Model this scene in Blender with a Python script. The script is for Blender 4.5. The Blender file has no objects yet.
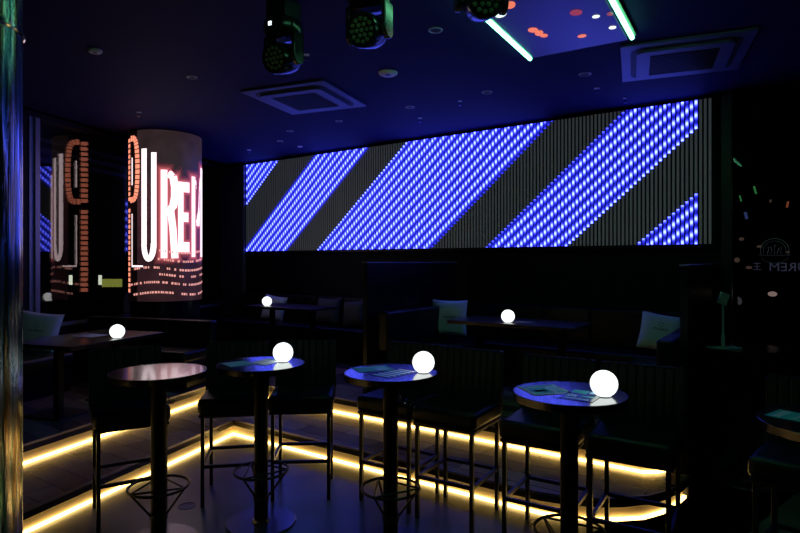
import bpy, bmesh, math, random
from mathutils import Vector, Matrix
R = math.radians
scn = bpy.context.scene
COL = scn.collection
random.seed(7)

# ---------------------------------------------------------------- camera, world, exposure
CAMH = 1.72
cam = bpy.data.cameras.new('camera')
cam.sensor_width = 36
cam.lens = 575/800*36
cam.shift_y = -4.5/800
cam.clip_end = 100
camo = bpy.data.objects.new('camera', cam)
camo.location = (0, 0, CAMH); camo.rotation_euler = (R(90), 0, 0)
COL.objects.link(camo); scn.camera = camo
world = bpy.data.worlds.new('world'); scn.world = world; world.use_nodes = True
world.node_tree.nodes['Background'].inputs[0].default_value = (0.25, 0.35, 0.6, 1)
world.node_tree.nodes['Background'].inputs[1].default_value = 0.002
scn.view_settings.view_transform = 'Standard'
scn.view_settings.look = 'None'
scn.view_settings.exposure = 0
scn.view_settings.gamma = 1
CEIL = 3.436

# ---------------------------------------------------------------- light levels of the place's own lamps
LED_BLUE = .5        # blue fill on the lit louvre tubes
LED_DOT = 7.2         # white dots
STRIP = 6.5           # warm strips under the steps
TUBE = 7.5            # green ceiling tubes
GLOBE = 1.6
LETTER = 1.8

# ---------------------------------------------------------------- frames of reference
U = Vector((.8205, -.5717)); N = Vector((.5717, .8205)); PL = Vector((-2.65, 9.90))
ANG_W = math.atan2(U.y, U.x)
def W(s, nn, z=0.0):                 # s along the louvre wall, nn distance towards it
    p = PL + U*s + N*(nn-6.6); return Vector((p.x, p.y, z))
V = Vector((.324, .946)); NG = Vector((.946, -.324)); G0 = Vector((-3.957, 8.116))
ANG_G = math.atan2(V.y, V.x)
def G(t, d, z=0.0):                  # t along the window wall, d distance from it
    p = G0 + V*t + NG*d; return Vector((p.x, p.y, z))
V2 = Vector((.259, .966)); NG2 = Vector((.966, -.259)); GG = Vector((-3.78, 8.015)); ANG_G2 = math.atan2(V2.y, V2.x)
def G2(t, d, z=0.0):                 # the same for the glass plane itself, turned a little
    p = GG + V2*t + NG2*d; return Vector((p.x, p.y, z))
def corner(D, nn):                   # point at distance D from the window wall and nn in the louvre frame
    a, b = NG.x, NG.y; c = NG.dot(G0)+D
    e, f = N.x, N.y; g = nn
    det = a*f-b*e
    return Vector(((c*f-b*g)/det, (a*g-c*e)/det))

# ---------------------------------------------------------------- materials
def newmat(name):
    m = bpy.data.materials.new(name); m.use_nodes = True
    return m, m.node_tree, m.node_tree.nodes['Principled BSDF']
def mat(name, col, rough=.5, metal=0, spec=.5, emis=None, es=0, coat=0, noise=0, nscale=20, bump=0, bscale=60, stretch=None):
    m, nt, b = newmat(name)
    b.inputs['Base Color'].default_value = (*col, 1)
    b.inputs['Roughness'].default_value = rough
    b.inputs['Metallic'].default_value = metal
    b.inputs['Specular IOR Level'].default_value = spec
    b.inputs['Coat Weight'].default_value = coat
    if name == 'black_glass_table_top': b.inputs['IOR'].default_value = 2.3; b.inputs['Coat Roughness'].default_value = .06
    if emis:
        b.inputs['Emission Color'].default_value = (*emis, 1)
        b.inputs['Emission Strength'].default_value = es
    if noise or bump:
        tc = nt.nodes.new('ShaderNodeTexCoord'); mp = nt.nodes.new('ShaderNodeMapping')
        nt.links.new(tc.outputs['Object'], mp.inputs[0])
        if stretch: mp.inputs['Scale'].default_value = stretch
    if noise:
        n = nt.nodes.new('ShaderNodeTexNoise'); n.inputs['Scale'].default_value = nscale; n.inputs['Detail'].default_value = 4
        nt.links.new(mp.outputs[0], n.inputs['Vector'])
        r = nt.nodes.new('ShaderNodeMapRange'); r.inputs[3].default_value = 1-noise; r.inputs[4].default_value = 1+noise
        nt.links.new(n.outputs[0], r.inputs[0])
        x = nt.nodes.new('ShaderNodeVectorMath'); x.operation = 'SCALE'; x.inputs[0].default_value = col
        nt.links.new(r.outputs[0], x.inputs['Scale']); nt.links.new(x.outputs[0], b.inputs['Base Color'])
    if bump:
        n2 = nt.nodes.new('ShaderNodeTexNoise'); n2.inputs['Scale'].default_value = bscale; n2.inputs['Detail'].default_value = 3
        nt.links.new(mp.outputs[0], n2.inputs['Vector'])
        bp = nt.nodes.new('ShaderNodeBump'); bp.inputs['Strength'].default_value = bump; bp.inputs['Distance'].default_value = .01
        nt.links.new(n2.outputs[0], bp.inputs['Height']); nt.links.new(bp.outputs[0], b.inputs['Normal'])
    return m

class NB:                            # tiny helper for maths in node trees
    def __init__(s, nt): s.nt = nt
    def m(s, op, a, b=None, c=None):
        n = s.nt.nodes.new('ShaderNodeMath'); n.operation = op
        for i, v in enumerate((a, b, c)):
            if v is None: continue
            if isinstance(v, (int, float)): n.inputs[i].default_value = v
            else: s.nt.links.new(v, n.inputs[i])
        return n.outputs[0]

M = {}
M['leather'] = mat('black_leather', (.008, .010, .012), .36, spec=.3, bump=.15, bscale=180)
M['stool_back'] = mat('black_stool_leather', (.015, .026, .023), .45, spec=.22, bump=.15, bscale=180)
M['metal_black'] = mat('black_powder_coat', (.012, .012, .013), .38, metal=.0)
M['pole'] = mat('black_satin_steel', (.007, .007, .009), .5, spec=.1)
M['base'] = mat('dark_steel_base', (.16, .16, .18), .3, metal=.9)
M['rim'] = mat('brushed_steel_rim', (.07, .066, .075), .25, metal=1, noise=.3, nscale=9)
M['top'] = mat('black_glass_table_top', (.012, .012, .016), .17, spec=.9, coat=.3)
M['wood_top'] = mat('dark_wood_table_top', (.06, .035, .03), .28, noise=.35, nscale=14, stretch=(1, 8, 1), coat=.3)
M['plastic_black'] = mat('black_gloss_plastic', (.015, .015, .016), .18)
M['cassette'] = mat('blue_lit_painted_steel', (.13, .13, .28), .45)  # blue of the light wall is put into the base colour
M['cassette_dark'] = mat('dark_grille', (.02, .02, .022), .6)
M['ceil_white'] = mat('white_fixture_plastic', (.75, .75, .78), .45)
M['chrome'] = mat('chrome', (.6, .6, .62), .15, metal=1)
M['wall'] = mat('dark_wall_paint', (.005, .006, .011), .6, spec=.2, noise=.15, nscale=3)
M['partition'] = mat('black_gloss_panel', (.006, .006, .010), .3, spec=.25)
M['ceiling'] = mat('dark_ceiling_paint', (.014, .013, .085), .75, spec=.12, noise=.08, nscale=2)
M['jamb'] = mat('grey_aluminium', (.28, .27, .30), .4, metal=.4)
M['lip'] = mat('dark_stone_nosing', (.055, .045, .04), .2, noise=.4, nscale=8)
M['riser'] = mat('cream_riser_laminate', (.62, .50, .36), .35, noise=.1, nscale=5)
M['curtain'] = mat('black_curtain_cloth', (.07, .07, .12), .8)
M['pillow'] = mat('pale_grey_cushion_cloth', (.82, .85, .86), .85, bump=.3, bscale=300)
M['pillow_dark'] = mat('charcoal_cushion_cloth', (.10, .10, .11), .85, bump=.3, bscale=300)
M['ink'] = mat('dark_print_ink', (.02, .03, .04), .6)
M['paper'] = mat('white_laminated_paper', (.85, .85, .85), .5, spec=.4)
M['paper_teal'] = mat('teal_print', (.10, .62, .52), .5, spec=.4)
M['paper_dark'] = mat('dark_photo_print', (.03, .05, .045), .2, spec=.6, noise=.7, nscale=30)
M['paper_blue'] = mat('pale_blue_print', (.55, .8, .95), .5, spec=.4)
M['globe'] = mat('glowing_opal_globe', (.9, .9, .9), .3, emis=(.93, 1, .97), es=GLOBE)
M['strip'] = mat('warm_led_strip', (.9, .8, .5), .4, emis=(1, .66, .19), es=STRIP)
M['tube'] = mat('green_light_tube', (.8, 1, .9), .4, emis=(.20, 1, .45), es=TUBE)
M['tube_glow_channel'] = mat('tube_glow_channel', (.10, .16, .12), .5)
M['letter'] = mat('white_led_letter', (.9, .9, .9), .5, emis=(1, .80, .84), es=LETTER)
M['letter_orange'] = mat('orange_led_letter', (.6, .3, .2), .5, emis=(1, .30, .18), es=1.25)
M['letter_dash'] = mat('pink_led_dash', (.6, .3, .3), .5, emis=(1, .42, .36), es=.95)
M['halo'] = mat('pink_led_background', (.3, .1, .12), .5, emis=(.75, .18, .2), es=.62)
M['halo_dim'] = mat('dim_pink_led_background', (.3, .1, .12), .5, emis=(.30, .06, .07), es=.7)
M['led_white'] = mat('small_white_led', (.9, .9, .9), .4, emis=(.8, .95, 1), es=1.6)
M['lens'] = mat('led_lens', (.16, .22, .12), .15, spec=.8)
M['sign_grey'] = mat('pale_sign_stand', (.75, .82, .8), .4)
M['rail'] = mat('grey_facade_rail', (.5, .48, .5), .6)

# floor: dark polished concrete
m, nt, b = newmat('polished_dark_concrete'); M['floor'] = m
tc = nt.nodes.new('ShaderNodeTexCoord')
n = nt.nodes.new('ShaderNodeTexNoise'); n.inputs['Scale'].default_value = 1.6; n.inputs['Detail'].default_value = 6
nt.links.new(tc.outputs['Object'], n.inputs['Vector'])
cr = nt.nodes.new('ShaderNodeValToRGB'); cr.color_ramp.elements[0].position = .35; cr.color_ramp.elements[1].position = .7
cr.color_ramp.elements[0].color = (.13, .135, .14, 1); cr.color_ramp.elements[1].color = (.21, .215, .21, 1)
nt.links.new(n.outputs[0], cr.inputs[0]); nt.links.new(cr.outputs[0], b.inputs['Base Color'])
mr = nt.nodes.new('ShaderNodeMapRange'); mr.inputs[3].default_value = .24; mr.inputs[4].default_value = .42
nt.links.new(n.outputs[0], mr.inputs[0]); nt.links.new(mr.outputs[0], b.inputs['Roughness'])

# treads: dark wood planks
m, nt, b = newmat('dark_plank_tread'); M['tread'] = m
tc = nt.nodes.new('ShaderNodeTexCoord'); mp = nt.nodes.new('ShaderNodeMapping')
mp.inputs['Rotation'].default_value = (0, 0, -ANG_W)
nt.links.new(tc.outputs['Object'], mp.inputs[0])
bk = nt.nodes.new('ShaderNodeTexBrick'); bk.inputs['Scale'].default_value = 1
bk.inputs['Brick Width'].default_value = .85; bk.inputs['Row Height'].default_value = .19; bk.inputs['Mortar Size'].default_value = .003
bk.inputs['Color1'].default_value = (.045, .038, .045, 1); bk.inputs['Color2'].default_value = (.42, .28, .18, 1); bk.inputs['Mortar'].default_value = (.01, .01, .01, 1)
nt.links.new(mp.outputs[0], bk.inputs['Vector']); nt.links.new(bk.outputs[0], b.inputs['Base Color'])
b.inputs['Roughness'].default_value = .26

# louvre wall with diagonal bands of light dots (a light-emitting display)
m, nt, b = newmat('light_louvre'); M['louvre'] = m
PITCH = .0425
k = NB(nt); tc = nt.nodes.new('ShaderNodeTexCoord'); sp = nt.nodes.new('ShaderNodeSeparateXYZ')
nt.links.new(tc.outputs['Object'], sp.inputs[0]); S, Yc, Z = sp.outputs
sq = k.m('MULTIPLY', k.m('ADD', k.m('FLOOR', k.m('DIVIDE', S, PITCH)), .5), PITCH)
q = k.m('SUBTRACT', sq, k.m('DIVIDE', Z, .88))
def band(a, c): return k.m('MULTIPLY', k.m('GREATER_THAN', q, a), k.m('LESS_THAN', q, c))
mask = band(-9, -.90)
for a, c in ((-.10, 1.00), (1.66, 3.74), (4.56, 5.60), (6.36, 9)): mask = k.m('ADD', mask, band(a, c))
mask = k.m('MULTIPLY', mask, k.m('LESS_THAN', sq, 6.985))
mask = k.m('MULTIPLY', mask, k.m('LESS_THAN', Yc, -.012))
ph = k.m('MULTIPLY', k.m('DIVIDE', k.m('SUBTRACT', Z, k.m('MULTIPLY', sq, .88)), .133), 2*math.pi)
half = k.m('ADD', k.m('MULTIPLY', k.m('COSINE', ph), .5), .5)
dot = k.m('POWER', half, 2.2)
front = k.m('LESS_THAN', Yc, -.0395)
mixc = nt.nodes.new('ShaderNodeMix'); mixc.data_type = 'RGBA'
nt.links.new(k.m('MULTIPLY', dot, front), mixc.inputs[0])
mixc.inputs[6].default_value = (.018, .02, .95, 1); mixc.inputs[7].default_value = (.115, .155, 1, 1)
idle = k.m('MULTIPLY', k.m('SUBTRACT', 1.0, mask), k.m('MULTIPLY', front, .024))   # faint grey emission on the tubes outside the bands
side = k.m('ADD', k.m('MULTIPLY', front, .72), .28)
st = k.m('ADD', idle, k.m('MULTIPLY', k.m('MULTIPLY', mask, side), k.m('ADD', LED_BLUE, k.m('MULTIPLY', k.m('POWER', half, 1.6), LED_DOT-LED_BLUE))))
mixg = nt.nodes.new('ShaderNodeMix'); mixg.data_type = 'RGBA'
nt.links.new(mask, mixg.inputs[0]); mixg.inputs[6].default_value = (.80, 1, 1, 1); nt.links.new(mixc.outputs[2], mixg.inputs[7])
nt.links.new(mixg.outputs[2], b.inputs['Emission Color']); nt.links.new(st, b.inputs['Emission Strength'])
b.inputs['Base Color'].default_value = (.30, .32, .32, 1); b.inputs['Roughness'].default_value = .5

# video column background (screen)
m, nt, b = newmat('video_screen'); M['screen'] = m
k = NB(nt); tc = nt.nodes.new('ShaderNodeTexCoord'); sp = nt.nodes.new('ShaderNodeSeparateXYZ')
nt.links.new(tc.outputs['Object'], sp.inputs[0])
n = nt.nodes.new('ShaderNodeTexNoise'); n.inputs['Scale'].default_value = 5; nt.links.new(tc.outputs['Object'], n.inputs['Vector'])
cr = nt.nodes.new('ShaderNodeValToRGB')
e = cr.color_ramp.elements; e[0].position = 0; e[0].color = (.045, .018, .022, 1); e[1].position = 1; e[1].color = (.046, .026, .028, 1)
x = e.new(.30); x.color = (.055, .022, .03, 1); x = e.new(.62); x.color = (.10, .035, .045, 1); x = e.new(.75); x.color = (.05, .033, .04, 1)
nt.links.new(k.m('DIVIDE', sp.outputs[2], 2.2), cr.inputs[0])
nt.links.new(cr.outputs[0], b.inputs['Emission Color'])
lit = k.m('GREATER_THAN', sp.outputs[0], -.20)
nt.links.new(k.m('MULTIPLY', k.m('ADD', k.m('MULTIPLY', lit, .92), .08), k.m('ADD', k.m('MULTIPLY', n.outputs[0], .7), .25)), b.inputs['Emission Strength'])
b.inputs['Base Color'].default_value = (.02, .02, .02, 1); b.inputs['Roughness'].default_value = .35

# ceiling screen
m, nt, b = newmat('ceiling_screen_image'); M['cscreen'] = m
b.inputs['Base Color'].default_value = (.02, .02, .03, 1); b.inputs['Roughness'].default_value = .3
b.inputs['Emission Color'].default_value = (.012, .010, .12, 1); b.inputs['Emission Strength'].default_value = .4
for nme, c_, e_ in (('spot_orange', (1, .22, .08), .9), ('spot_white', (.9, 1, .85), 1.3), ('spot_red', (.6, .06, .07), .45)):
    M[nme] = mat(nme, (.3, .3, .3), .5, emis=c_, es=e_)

# tinted window glass: part mirror, part see-through
def glass(name, refl, trans):
    m = bpy.data.materials.new(name); m.use_nodes = True; nt = m.node_tree; nt.nodes.clear()
    o = nt.nodes.new('ShaderNodeOutputMaterial'); a = nt.nodes.new('ShaderNodeAddShader')
    g = nt.nodes.new('ShaderNodeBsdfGlossy'); g.inputs['Color'].default_value = (*refl, 1); g.inputs['Roughness'].default_value = .01
    t = nt.nodes.new('ShaderNodeBsdfTransparent'); t.inputs['Color'].default_value = (*trans, 1)
    nt.links.new(g.outputs[0], a.inputs[0]); nt.links.new(t.outputs[0], a.inputs[1]); nt.links.new(a.outputs[0], o.inputs[0])
    return m
M['glass_left'] = glass('tinted_window_glass', (.11, .10, .10), (.5, .52, .5))
M['glass_right'] = glass('dark_partition_glass', (.012, .012, .014), (.45, .36, .36))

# mirrored column; gold and teal reflections are painted into its base colour
m, nt, b = newmat('mirror_painted_reflections'); M['streaked_mirror'] = m
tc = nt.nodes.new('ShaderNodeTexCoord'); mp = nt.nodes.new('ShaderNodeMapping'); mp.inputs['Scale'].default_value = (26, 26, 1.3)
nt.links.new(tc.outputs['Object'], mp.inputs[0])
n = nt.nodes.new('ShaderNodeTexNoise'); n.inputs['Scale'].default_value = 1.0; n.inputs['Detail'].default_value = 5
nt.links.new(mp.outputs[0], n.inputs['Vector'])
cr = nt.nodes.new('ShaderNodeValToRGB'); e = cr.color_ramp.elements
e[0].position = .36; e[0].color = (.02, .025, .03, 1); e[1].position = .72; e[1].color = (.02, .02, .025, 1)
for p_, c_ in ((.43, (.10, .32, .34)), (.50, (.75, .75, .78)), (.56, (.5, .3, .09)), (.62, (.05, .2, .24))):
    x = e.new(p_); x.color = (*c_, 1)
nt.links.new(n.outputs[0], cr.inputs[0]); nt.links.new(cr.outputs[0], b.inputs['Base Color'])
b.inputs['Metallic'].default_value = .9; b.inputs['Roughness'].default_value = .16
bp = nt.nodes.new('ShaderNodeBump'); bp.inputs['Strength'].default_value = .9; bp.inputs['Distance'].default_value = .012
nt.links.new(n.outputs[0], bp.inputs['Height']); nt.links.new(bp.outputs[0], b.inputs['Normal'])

# ---------------------------------------------------------------- mesh helpers
class MB:
    def __init__(s): s.bm = bmesh.new()
    def _add(s, fn, mx):
        r = fn(); bmesh.ops.transform(s.bm, matrix=mx, verts=r['verts']); return r['verts']
    def box(s, x0, x1, y0, y1, z0, z1, mx=None):
        mm = Matrix.Translation(((x0+x1)/2, (y0+y1)/2, (z0+z1)/2)) @ Matrix.Diagonal((x1-x0, y1-y0, z1-z0, 1))
        if mx: mm = mx @ mm
        s._add(lambda: bmesh.ops.create_cube(s.bm, size=1), mm); return s
    def cyl(s, p0, p1, r, seg=20, r2=None):
        p0 = Vector(p0); p1 = Vector(p1); d = p1-p0
        mm = Matrix.Translation((p0+p1)/2) @ d.to_track_quat('Z', 'Y').to_matrix().to_4x4()
        s._add(lambda: bmesh.ops.create_cone(s.bm, cap_ends=True, segments=seg, radius1=r, radius2=r if r2 is None else r2, depth=d.length), mm); return s
    def lathe(s, prof, seg=40, mx=None, closed=False):
        rings = []
        for (r, z) in prof:
            if r < 1e-6: rings.append([s.bm.verts.new((0, 0, z))])
            else: rings.append([s.bm.verts.new((r*math.cos(2*math.pi*i/seg), r*math.sin(2*math.pi*i/seg), z)) for i in range(seg)])
        for a, c in zip(rings, rings[1:]):
            for i in range(seg):
                j = (i+1) % seg
                if len(a) == 1 and len(c) == 1: continue
                if len(a) == 1: s.bm.faces.new((a[0], c[i], c[j]))
                elif len(c) == 1: s.bm.faces.new((a[i], c[0], a[j]))
                else: s.bm.faces.new((a[i], c[i], c[j], a[j]))
        if mx: bmesh.ops.transform(s.bm, matrix=mx, verts=[v for rg in rings for v in rg])
        return s
    def tube(s, pts, r, seg=10, closed=False):
        pts = [Vector(p) for p in pts]; n = len(pts); rings = []
        up = Vector((0, 0, 1))
        for i, p in enumerate(pts):
            if closed: t = pts[(i+1) % n]-pts[i-1]
            else: t = pts[min(i+1, n-1)]-pts[max(i-1, 0)]
            t.normalize()
            a = t.cross(up)
            if a.length < .05: a = t.cross(Vector((1, 0, 0)))
            a.normalize(); c = t.cross(a)
            rings.append([s.bm.verts.new(p+a*r*math.cos(2*math.pi*k_/seg)+c*r*math.sin(2*math.pi*k_/seg)) for k_ in range(seg)])
        m_ = n if closed else n-1
        for i in range(m_):
            A = rings[i]; B = rings[(i+1) % n]
            for k_ in range(seg): s.bm.faces.new((A[k_], A[(k_+1) % seg], B[(k_+1) % seg], B[k_]))
        if not closed:
            s.bm.faces.new(rings[0]); s.bm.faces.new(rings[-1])
        return s
    def prism(s, pts, z0, z1):
        lo = [s.bm.verts.new((p[0], p[1], z0)) for p in pts]; hi = [s.bm.verts.new((p[0], p[1], z1)) for p in pts]
        s.bm.faces.new(lo); s.bm.faces.new(hi)
        for i in range(len(pts)):
            j = (i+1) % len(pts); s.bm.faces.new((lo[i], lo[j], hi[j], hi[i]))
        return s
    def build(s, name, m_, parent=None, bevel=0, smooth=True, seg=3):
        bmesh.ops.recalc_face_normals(s.bm, faces=s.bm.faces)
        me = bpy.data.meshes.new(name); s.bm.to_mesh(me); s.bm.free()
        me.materials.append(m_)
        if smooth:
            me.polygons.foreach_set('use_smooth', [True]*len(me.polygons)); me.set_sharp_from_angle(angle=R(35))
        o = bpy.data.objects.new(name, me); COL.objects.link(o)
        if parent: o.parent = parent
        if bevel:
            bv = o.modifiers.new('bevel', 'BEVEL'); bv.width = bevel; bv.segments = seg; bv.limit_method = 'ANGLE'
        return o
def tag(o, label=None, cat=None, group=None, kind=None):
    if label: o['label'] = label
    if cat: o['category'] = cat
    if group: o['group'] = group
    if kind: o['kind'] = kind
    return o
def empty(name, loc, rz=0, label=None, cat=None, group=None):
    o = bpy.data.objects.new(name, None); COL.objects.link(o); o.location = loc; o.rotation_euler = (0, 0, rz)
    o.empty_display_size = .1
    return tag(o, label, cat, group)
def copy_tree(o, parent=None):
    c = o.copy(); COL.objects.link(c)
    if parent: c.parent = parent
    for ch in [x for x in bpy.data.objects if x.parent == o]: copy_tree(ch, c)
    return c
def struct(o, label=None): return tag(o, label, None, None, 'structure')

# ================================================================= SETTING
# floor, ceiling, outer walls
big = [(-9, -4.3), (12, -4.3), (12, 12), (-2.5, 12), G2(2.8, -.2)[:2], G2(-13, -.2)[:2]]
struct(MB().prism(big, -.1, 0).build('floor', M['floor'], smooth=False))
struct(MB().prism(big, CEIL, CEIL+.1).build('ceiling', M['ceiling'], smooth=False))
def wallbox(name, p, q_, z0, z1, th, m_, side=1):
    p = Vector(p[:2]); q_ = Vector(q_[:2]); d = (q_-p); L = d.length; a = math.atan2(d.y, d.x)
    o = MB().box(0, L, 0 if side > 0 else -th, th if side > 0 else 0, z0, z1).build(name, m_, smooth=False)
    o.location = (p.x, p.y, 0); o.rotation_euler = (0, 0, a); return struct(o)
wallbox('wall_back', W(-.72, 6.72), W(7.2, 6.72), 0, CEIL, .15, M['wall'])
wallbox('wall_front', (-8.3, -4), (6.5, -4), 0, CEIL, .15, M['wall'], -1)
wallbox('wall_left', G2(-12.8, 0), G2(-1.58, 0), 0, CEIL, .15, M['wall'])
wallbox('wall_left', G2(-1.58, 0), G2(2.45, 0), 0, .95, .15, M['wall'])
wallbox('wall_left', G2(-1.58, 0), G2(2.45, 0), 3.37, CEIL, .15, M['wall'])
wallbox('wall_right', (6.3, 3.6), (6.3, -4), 0, CEIL, .15, M['wall'])

# window wall on the left
w1 = MB().box(0, 3.95, 0, .012, .95, 3.37).build('window_1', M['glass_left'], smooth=False)
w1.location = G2(-1.55, -.03); w1.rotation_euler = (0, 0, ANG_G2); struct(w1, 'tall dark tinted window behind the left booth')
f = MB()
f.box(-.03, .11, -.04, .06, .95, 3.37); f.box(.03, .05, -.06, -.04, .95, 3.37); f.box(0, 3.95, -.03, .05, .95, .99)
o = f.build('window_frame', M['jamb'], w1)

# dark glass wall on the right with an invented dark room behind it
L2 = 3.5
w2 = MB().box(0, L2, 0, .012, .05, CEIL).build('window_2', M['glass_right'], smooth=False)
w2.location = W(7.28, 6.62); w2.rotation_euler = (0, 0, ANG_W); struct(w2, 'dark glass wall to the right of the louvre wall')
f = MB(); f.box(-.10, -.01, -.05, .10, 0, CEIL); f.box(-.01, L2, -.02, .03, 0, .05)
f.build('window_frame', mat('charcoal_door_jamb', (.035, .035, .038), .4), w2)

# curtain left of the louvre wall
cb = bmesh.new(); prev = None
for i in range(161):
    s_ = -.66+i*(.60/160); y = 6.62+.035*math.sin(i*.62)+.01*math.sin(i*1.7)
    a = cb.verts.new(W(s_, y, .36)); c = cb.verts.new(W(s_, y, 3.40))
    if prev: cb.faces.new((prev[0], a, c, prev[1]))
    prev = (a, c)
mb = MB(); mb.bm.free(); mb.bm = cb
o = mb.build('curtain', M['curtain']); sm = o.modifiers.new('thick', 'SOLIDIFY'); sm.thickness = .008
tag(o, 'pleated black curtain hanging left of the striped light wall', 'curtain')
struct(MB().box(-.03, .0, -.05, .0, .36, 3.38).build('trim_1', M['jamb'])); o = bpy.data.objects['trim_1']; o.location = W(-.02, 6.62); o.rotation_euler = (0, 0, ANG_W)

# raised platform, two steps, with dark nosing
def lower_poly(o_):
    p = [G(-6.6, 2.99-o_)[:2], corner(2.99-o_, 3.706+o_)]
    for s_, nn in ((6.2, 3.706), (6.4, 3.715), (6.58, 3.76), (6.74, 3.83), (6.88, 3.93), (7.0, 4.06), (7.09, 4.22), (7.15, 4.42), (7.18, 4.62)):
        p.append(W(s_-o_*max(0, (s_-6.2)), nn+o_*(1 if s_ < 6.9 else .4))[:2])
    p += [W(7.18-o_, 6.7)[:2], G2(2.4, .0)[:2], G2(-6.6, .0)[:2]]
    return [tuple(x_) for x_ in p]
def upper_poly(o_):
    p = [G(-6.6, 2.27-o_)[:2], corner(2.27-o_, 4.43+o_), W(6.93-o_, 4.43+o_)[:2], W(7.02-o_, 4.50+o_)[:2], W(7.05-o_, 4.60)[:2], W(7.05-o_, 6.7)[:2], G2(2.4, .0)[:2], G2(-6.6, .0)[:2]]
    return [tuple(x_) for x_ in p]
pf = MB().prism(lower_poly(.05), 0, .105).prism(upper_poly(.05), .165, .275).build('floor_platform', M['riser'], smooth=False); struct(pf, 'raised seating platform with two lit steps')
MB().prism(lower_poly(0), .105, .166).build('step_nosing', M['lip'], pf, bevel=.006)
MB().prism(upper_poly(0), .275, .336).build('step_nosing', M['lip'], pf, bevel=.006)
lt = lower_poly(.012); ut = upper_poly(.012)
MB().prism(lt, .166, .170).build('tread', M['tread'], pf, smooth=False)
MB().prism(ut, .336, .340).build('tread', M['tread'], pf, smooth=False)
b_ = MB()
for poly, z_ in ((lower_poly(-.001), .155), (upper_poly(-.001), .325)):
    for a, c in zip(poly[:-3], poly[1:-2]):
        a = Vector(a); c = Vector(c); d = c-a
        b_.box(0, d.length, -.004, .006, z_, z_+.017, Matrix.Translation((a.x, a.y, 0)) @ Matrix.Rotation(math.atan2(d.y, d.x), 4, 'Z'))
b_.build('edge_trim', mat('brushed_edge_trim', (.30, .27, .30), .35, metal=.9), pf, smooth=False)
# light strips at the foot of each riser
def strip(pts, z, label):
    b_ = MB()
    for a, c in zip(pts, pts[1:]):
        a = Vector(a); c = Vector(c); d = c-a; L = d.length; an = math.atan2(d.y, d.x)
        b_.box(-.002, L+.002, -.012, .010, z, z+.018, Matrix.Translation((a.x, a.y, 0)) @ Matrix.Rotation(an, 4, 'Z'))
    o = b_.build('light_strip', M['strip'], smooth=False)
    tag(o, label, 'light strip', 'warm light strips at the foot of the steps')
lo = lower_poly(.04); up = upper_poly(.04)
cl_ = lo[1]; cu_ = up[1]
strip([lo[0], lo[1]], .002, 'warm glowing strip along the floor under the lower step, left of the corner')
strip(lo[1:11], .002, 'warm glowing strip along the floor under the lower step, right of the corner')
strip([up[0], up[1]], .172, 'warm glowing strip on the lower tread under the upper step, left of the corner')
strip(up[1:5], .172, 'warm glowing strip on the lower tread under the upper step, right of the corner')

# ================================================================= LOUVRE LIGHT WALL
H0, H1 = 1.905, 3.39
lw = empty('light_wall', W(0, 6.64, H0), ANG_W, 'wide wall panel of vertical louvre tubes glowing in blue diagonal bands of white dots', 'light wall')
b_ = MB()
n_f = int(7.11/PITCH)
for i in range(n_f):
    c = (i+.5)*PITCH
    b_.box(c-.0125, c+.0125, -.04, 0, 0, H1-H0)
b_.build('louvres', M['louvre'], lw, smooth=False)
MB().box(-.02, 7.13, 0, .03, -.02, H1-H0+.02).build('backing_panel', M['wall'], lw, smooth=False)
MB().box(-.02, 7.13, -.045, 0, -.03, -.012).build('bottom_rail', M['metal_black'], lw, smooth=False)

# ================================================================= VIDEO COLUMN
CX, CY, CR, CZ = -3.20, 7.86, .465, 1.21
vc = empty('video_column', (CX, CY, .34), 0, 'round column wrapped in a screen with tall glowing letters on a dark ground', 'video column')
MB().lathe([(0, 0), (.44, 0), (.44, CZ-.34), (0, CZ-.34)], 48).build('pedestal', M['partition'], vc)
scr = MB().lathe([(0, 0), (CR, 0), (CR, CEIL-CZ-.01), (0, CEIL-CZ-.01)], 96).build('screen', M['screen'], vc); scr.location = (0, 0, CZ-.34)
def cyl_pt(phi, z, r):                 # phi degrees, 0 faces the camera side (-y), negative to the left
    a = R(phi+22.2); return Vector((r*math.sin(a), -r*math.cos(a), z-.34))
RW = CR*math.pi/180                    # metres per degree
class Wrap:
    def __init__(s, r=CR+.003): s.bm = bmesh.new(); s.r = r
    def quad(s, a, b2, c, d, n_=1):    # four (phi,z) corners, a-b bottom, d-c top, split n_ times across phi
        for i in range(n_):
            t0, t1 = i/n_, (i+1)/n_
            L = lambda P, Q, t: (P[0]+(Q[0]-P[0])*t, P[1]+(Q[1]-P[1])*t)
            v = [s.bm.verts.new(cyl_pt(*p, s.r)) for p in (L(a, b2, t0), L(a, b2, t1), L(d, c, t1), L(d, c, t0))]
            s.bm.faces.new(v)
    def rect(s, p0, p1, z0, z1): s.quad((p0, z0), (p1, z0), (p1, z1), (p0, z1), max(1, int(abs(p1-p0)/3)))
    def stroke(s, path, w, gap=0):     # path of (phi,z); w in metres; gap leaves a share of every piece dark
        P = [Vector((p*RW, z)) for p, z in path]
        nrm = []
        for i in range(len(P)):
            t = (P[min(i+1, len(P)-1)]-P[max(i-1, 0)]).normalized(); nrm.append(Vector((-t.y, t.x)))
        for i in range(len(P)-1):
            A, B = P[i], P[i+1].lerp(P[i], gap); nb = nrm[i+1].lerp(nrm[i], gap)
            f_ = lambda q_: (q_.x/RW, q_.y)
            s.quad(f_(A-nrm[i]*w/2), f_(A+nrm[i]*w/2), f_(B+nb*w/2), f_(B-nb*w/2), 3)
    def build(s, name, m_, parent, label=None):
        mb = MB(); mb.bm.free(); mb.bm = s.bm; o = mb.build(name, m_, parent, smooth=False)
        if label: o['label'] = label
        return o
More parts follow.
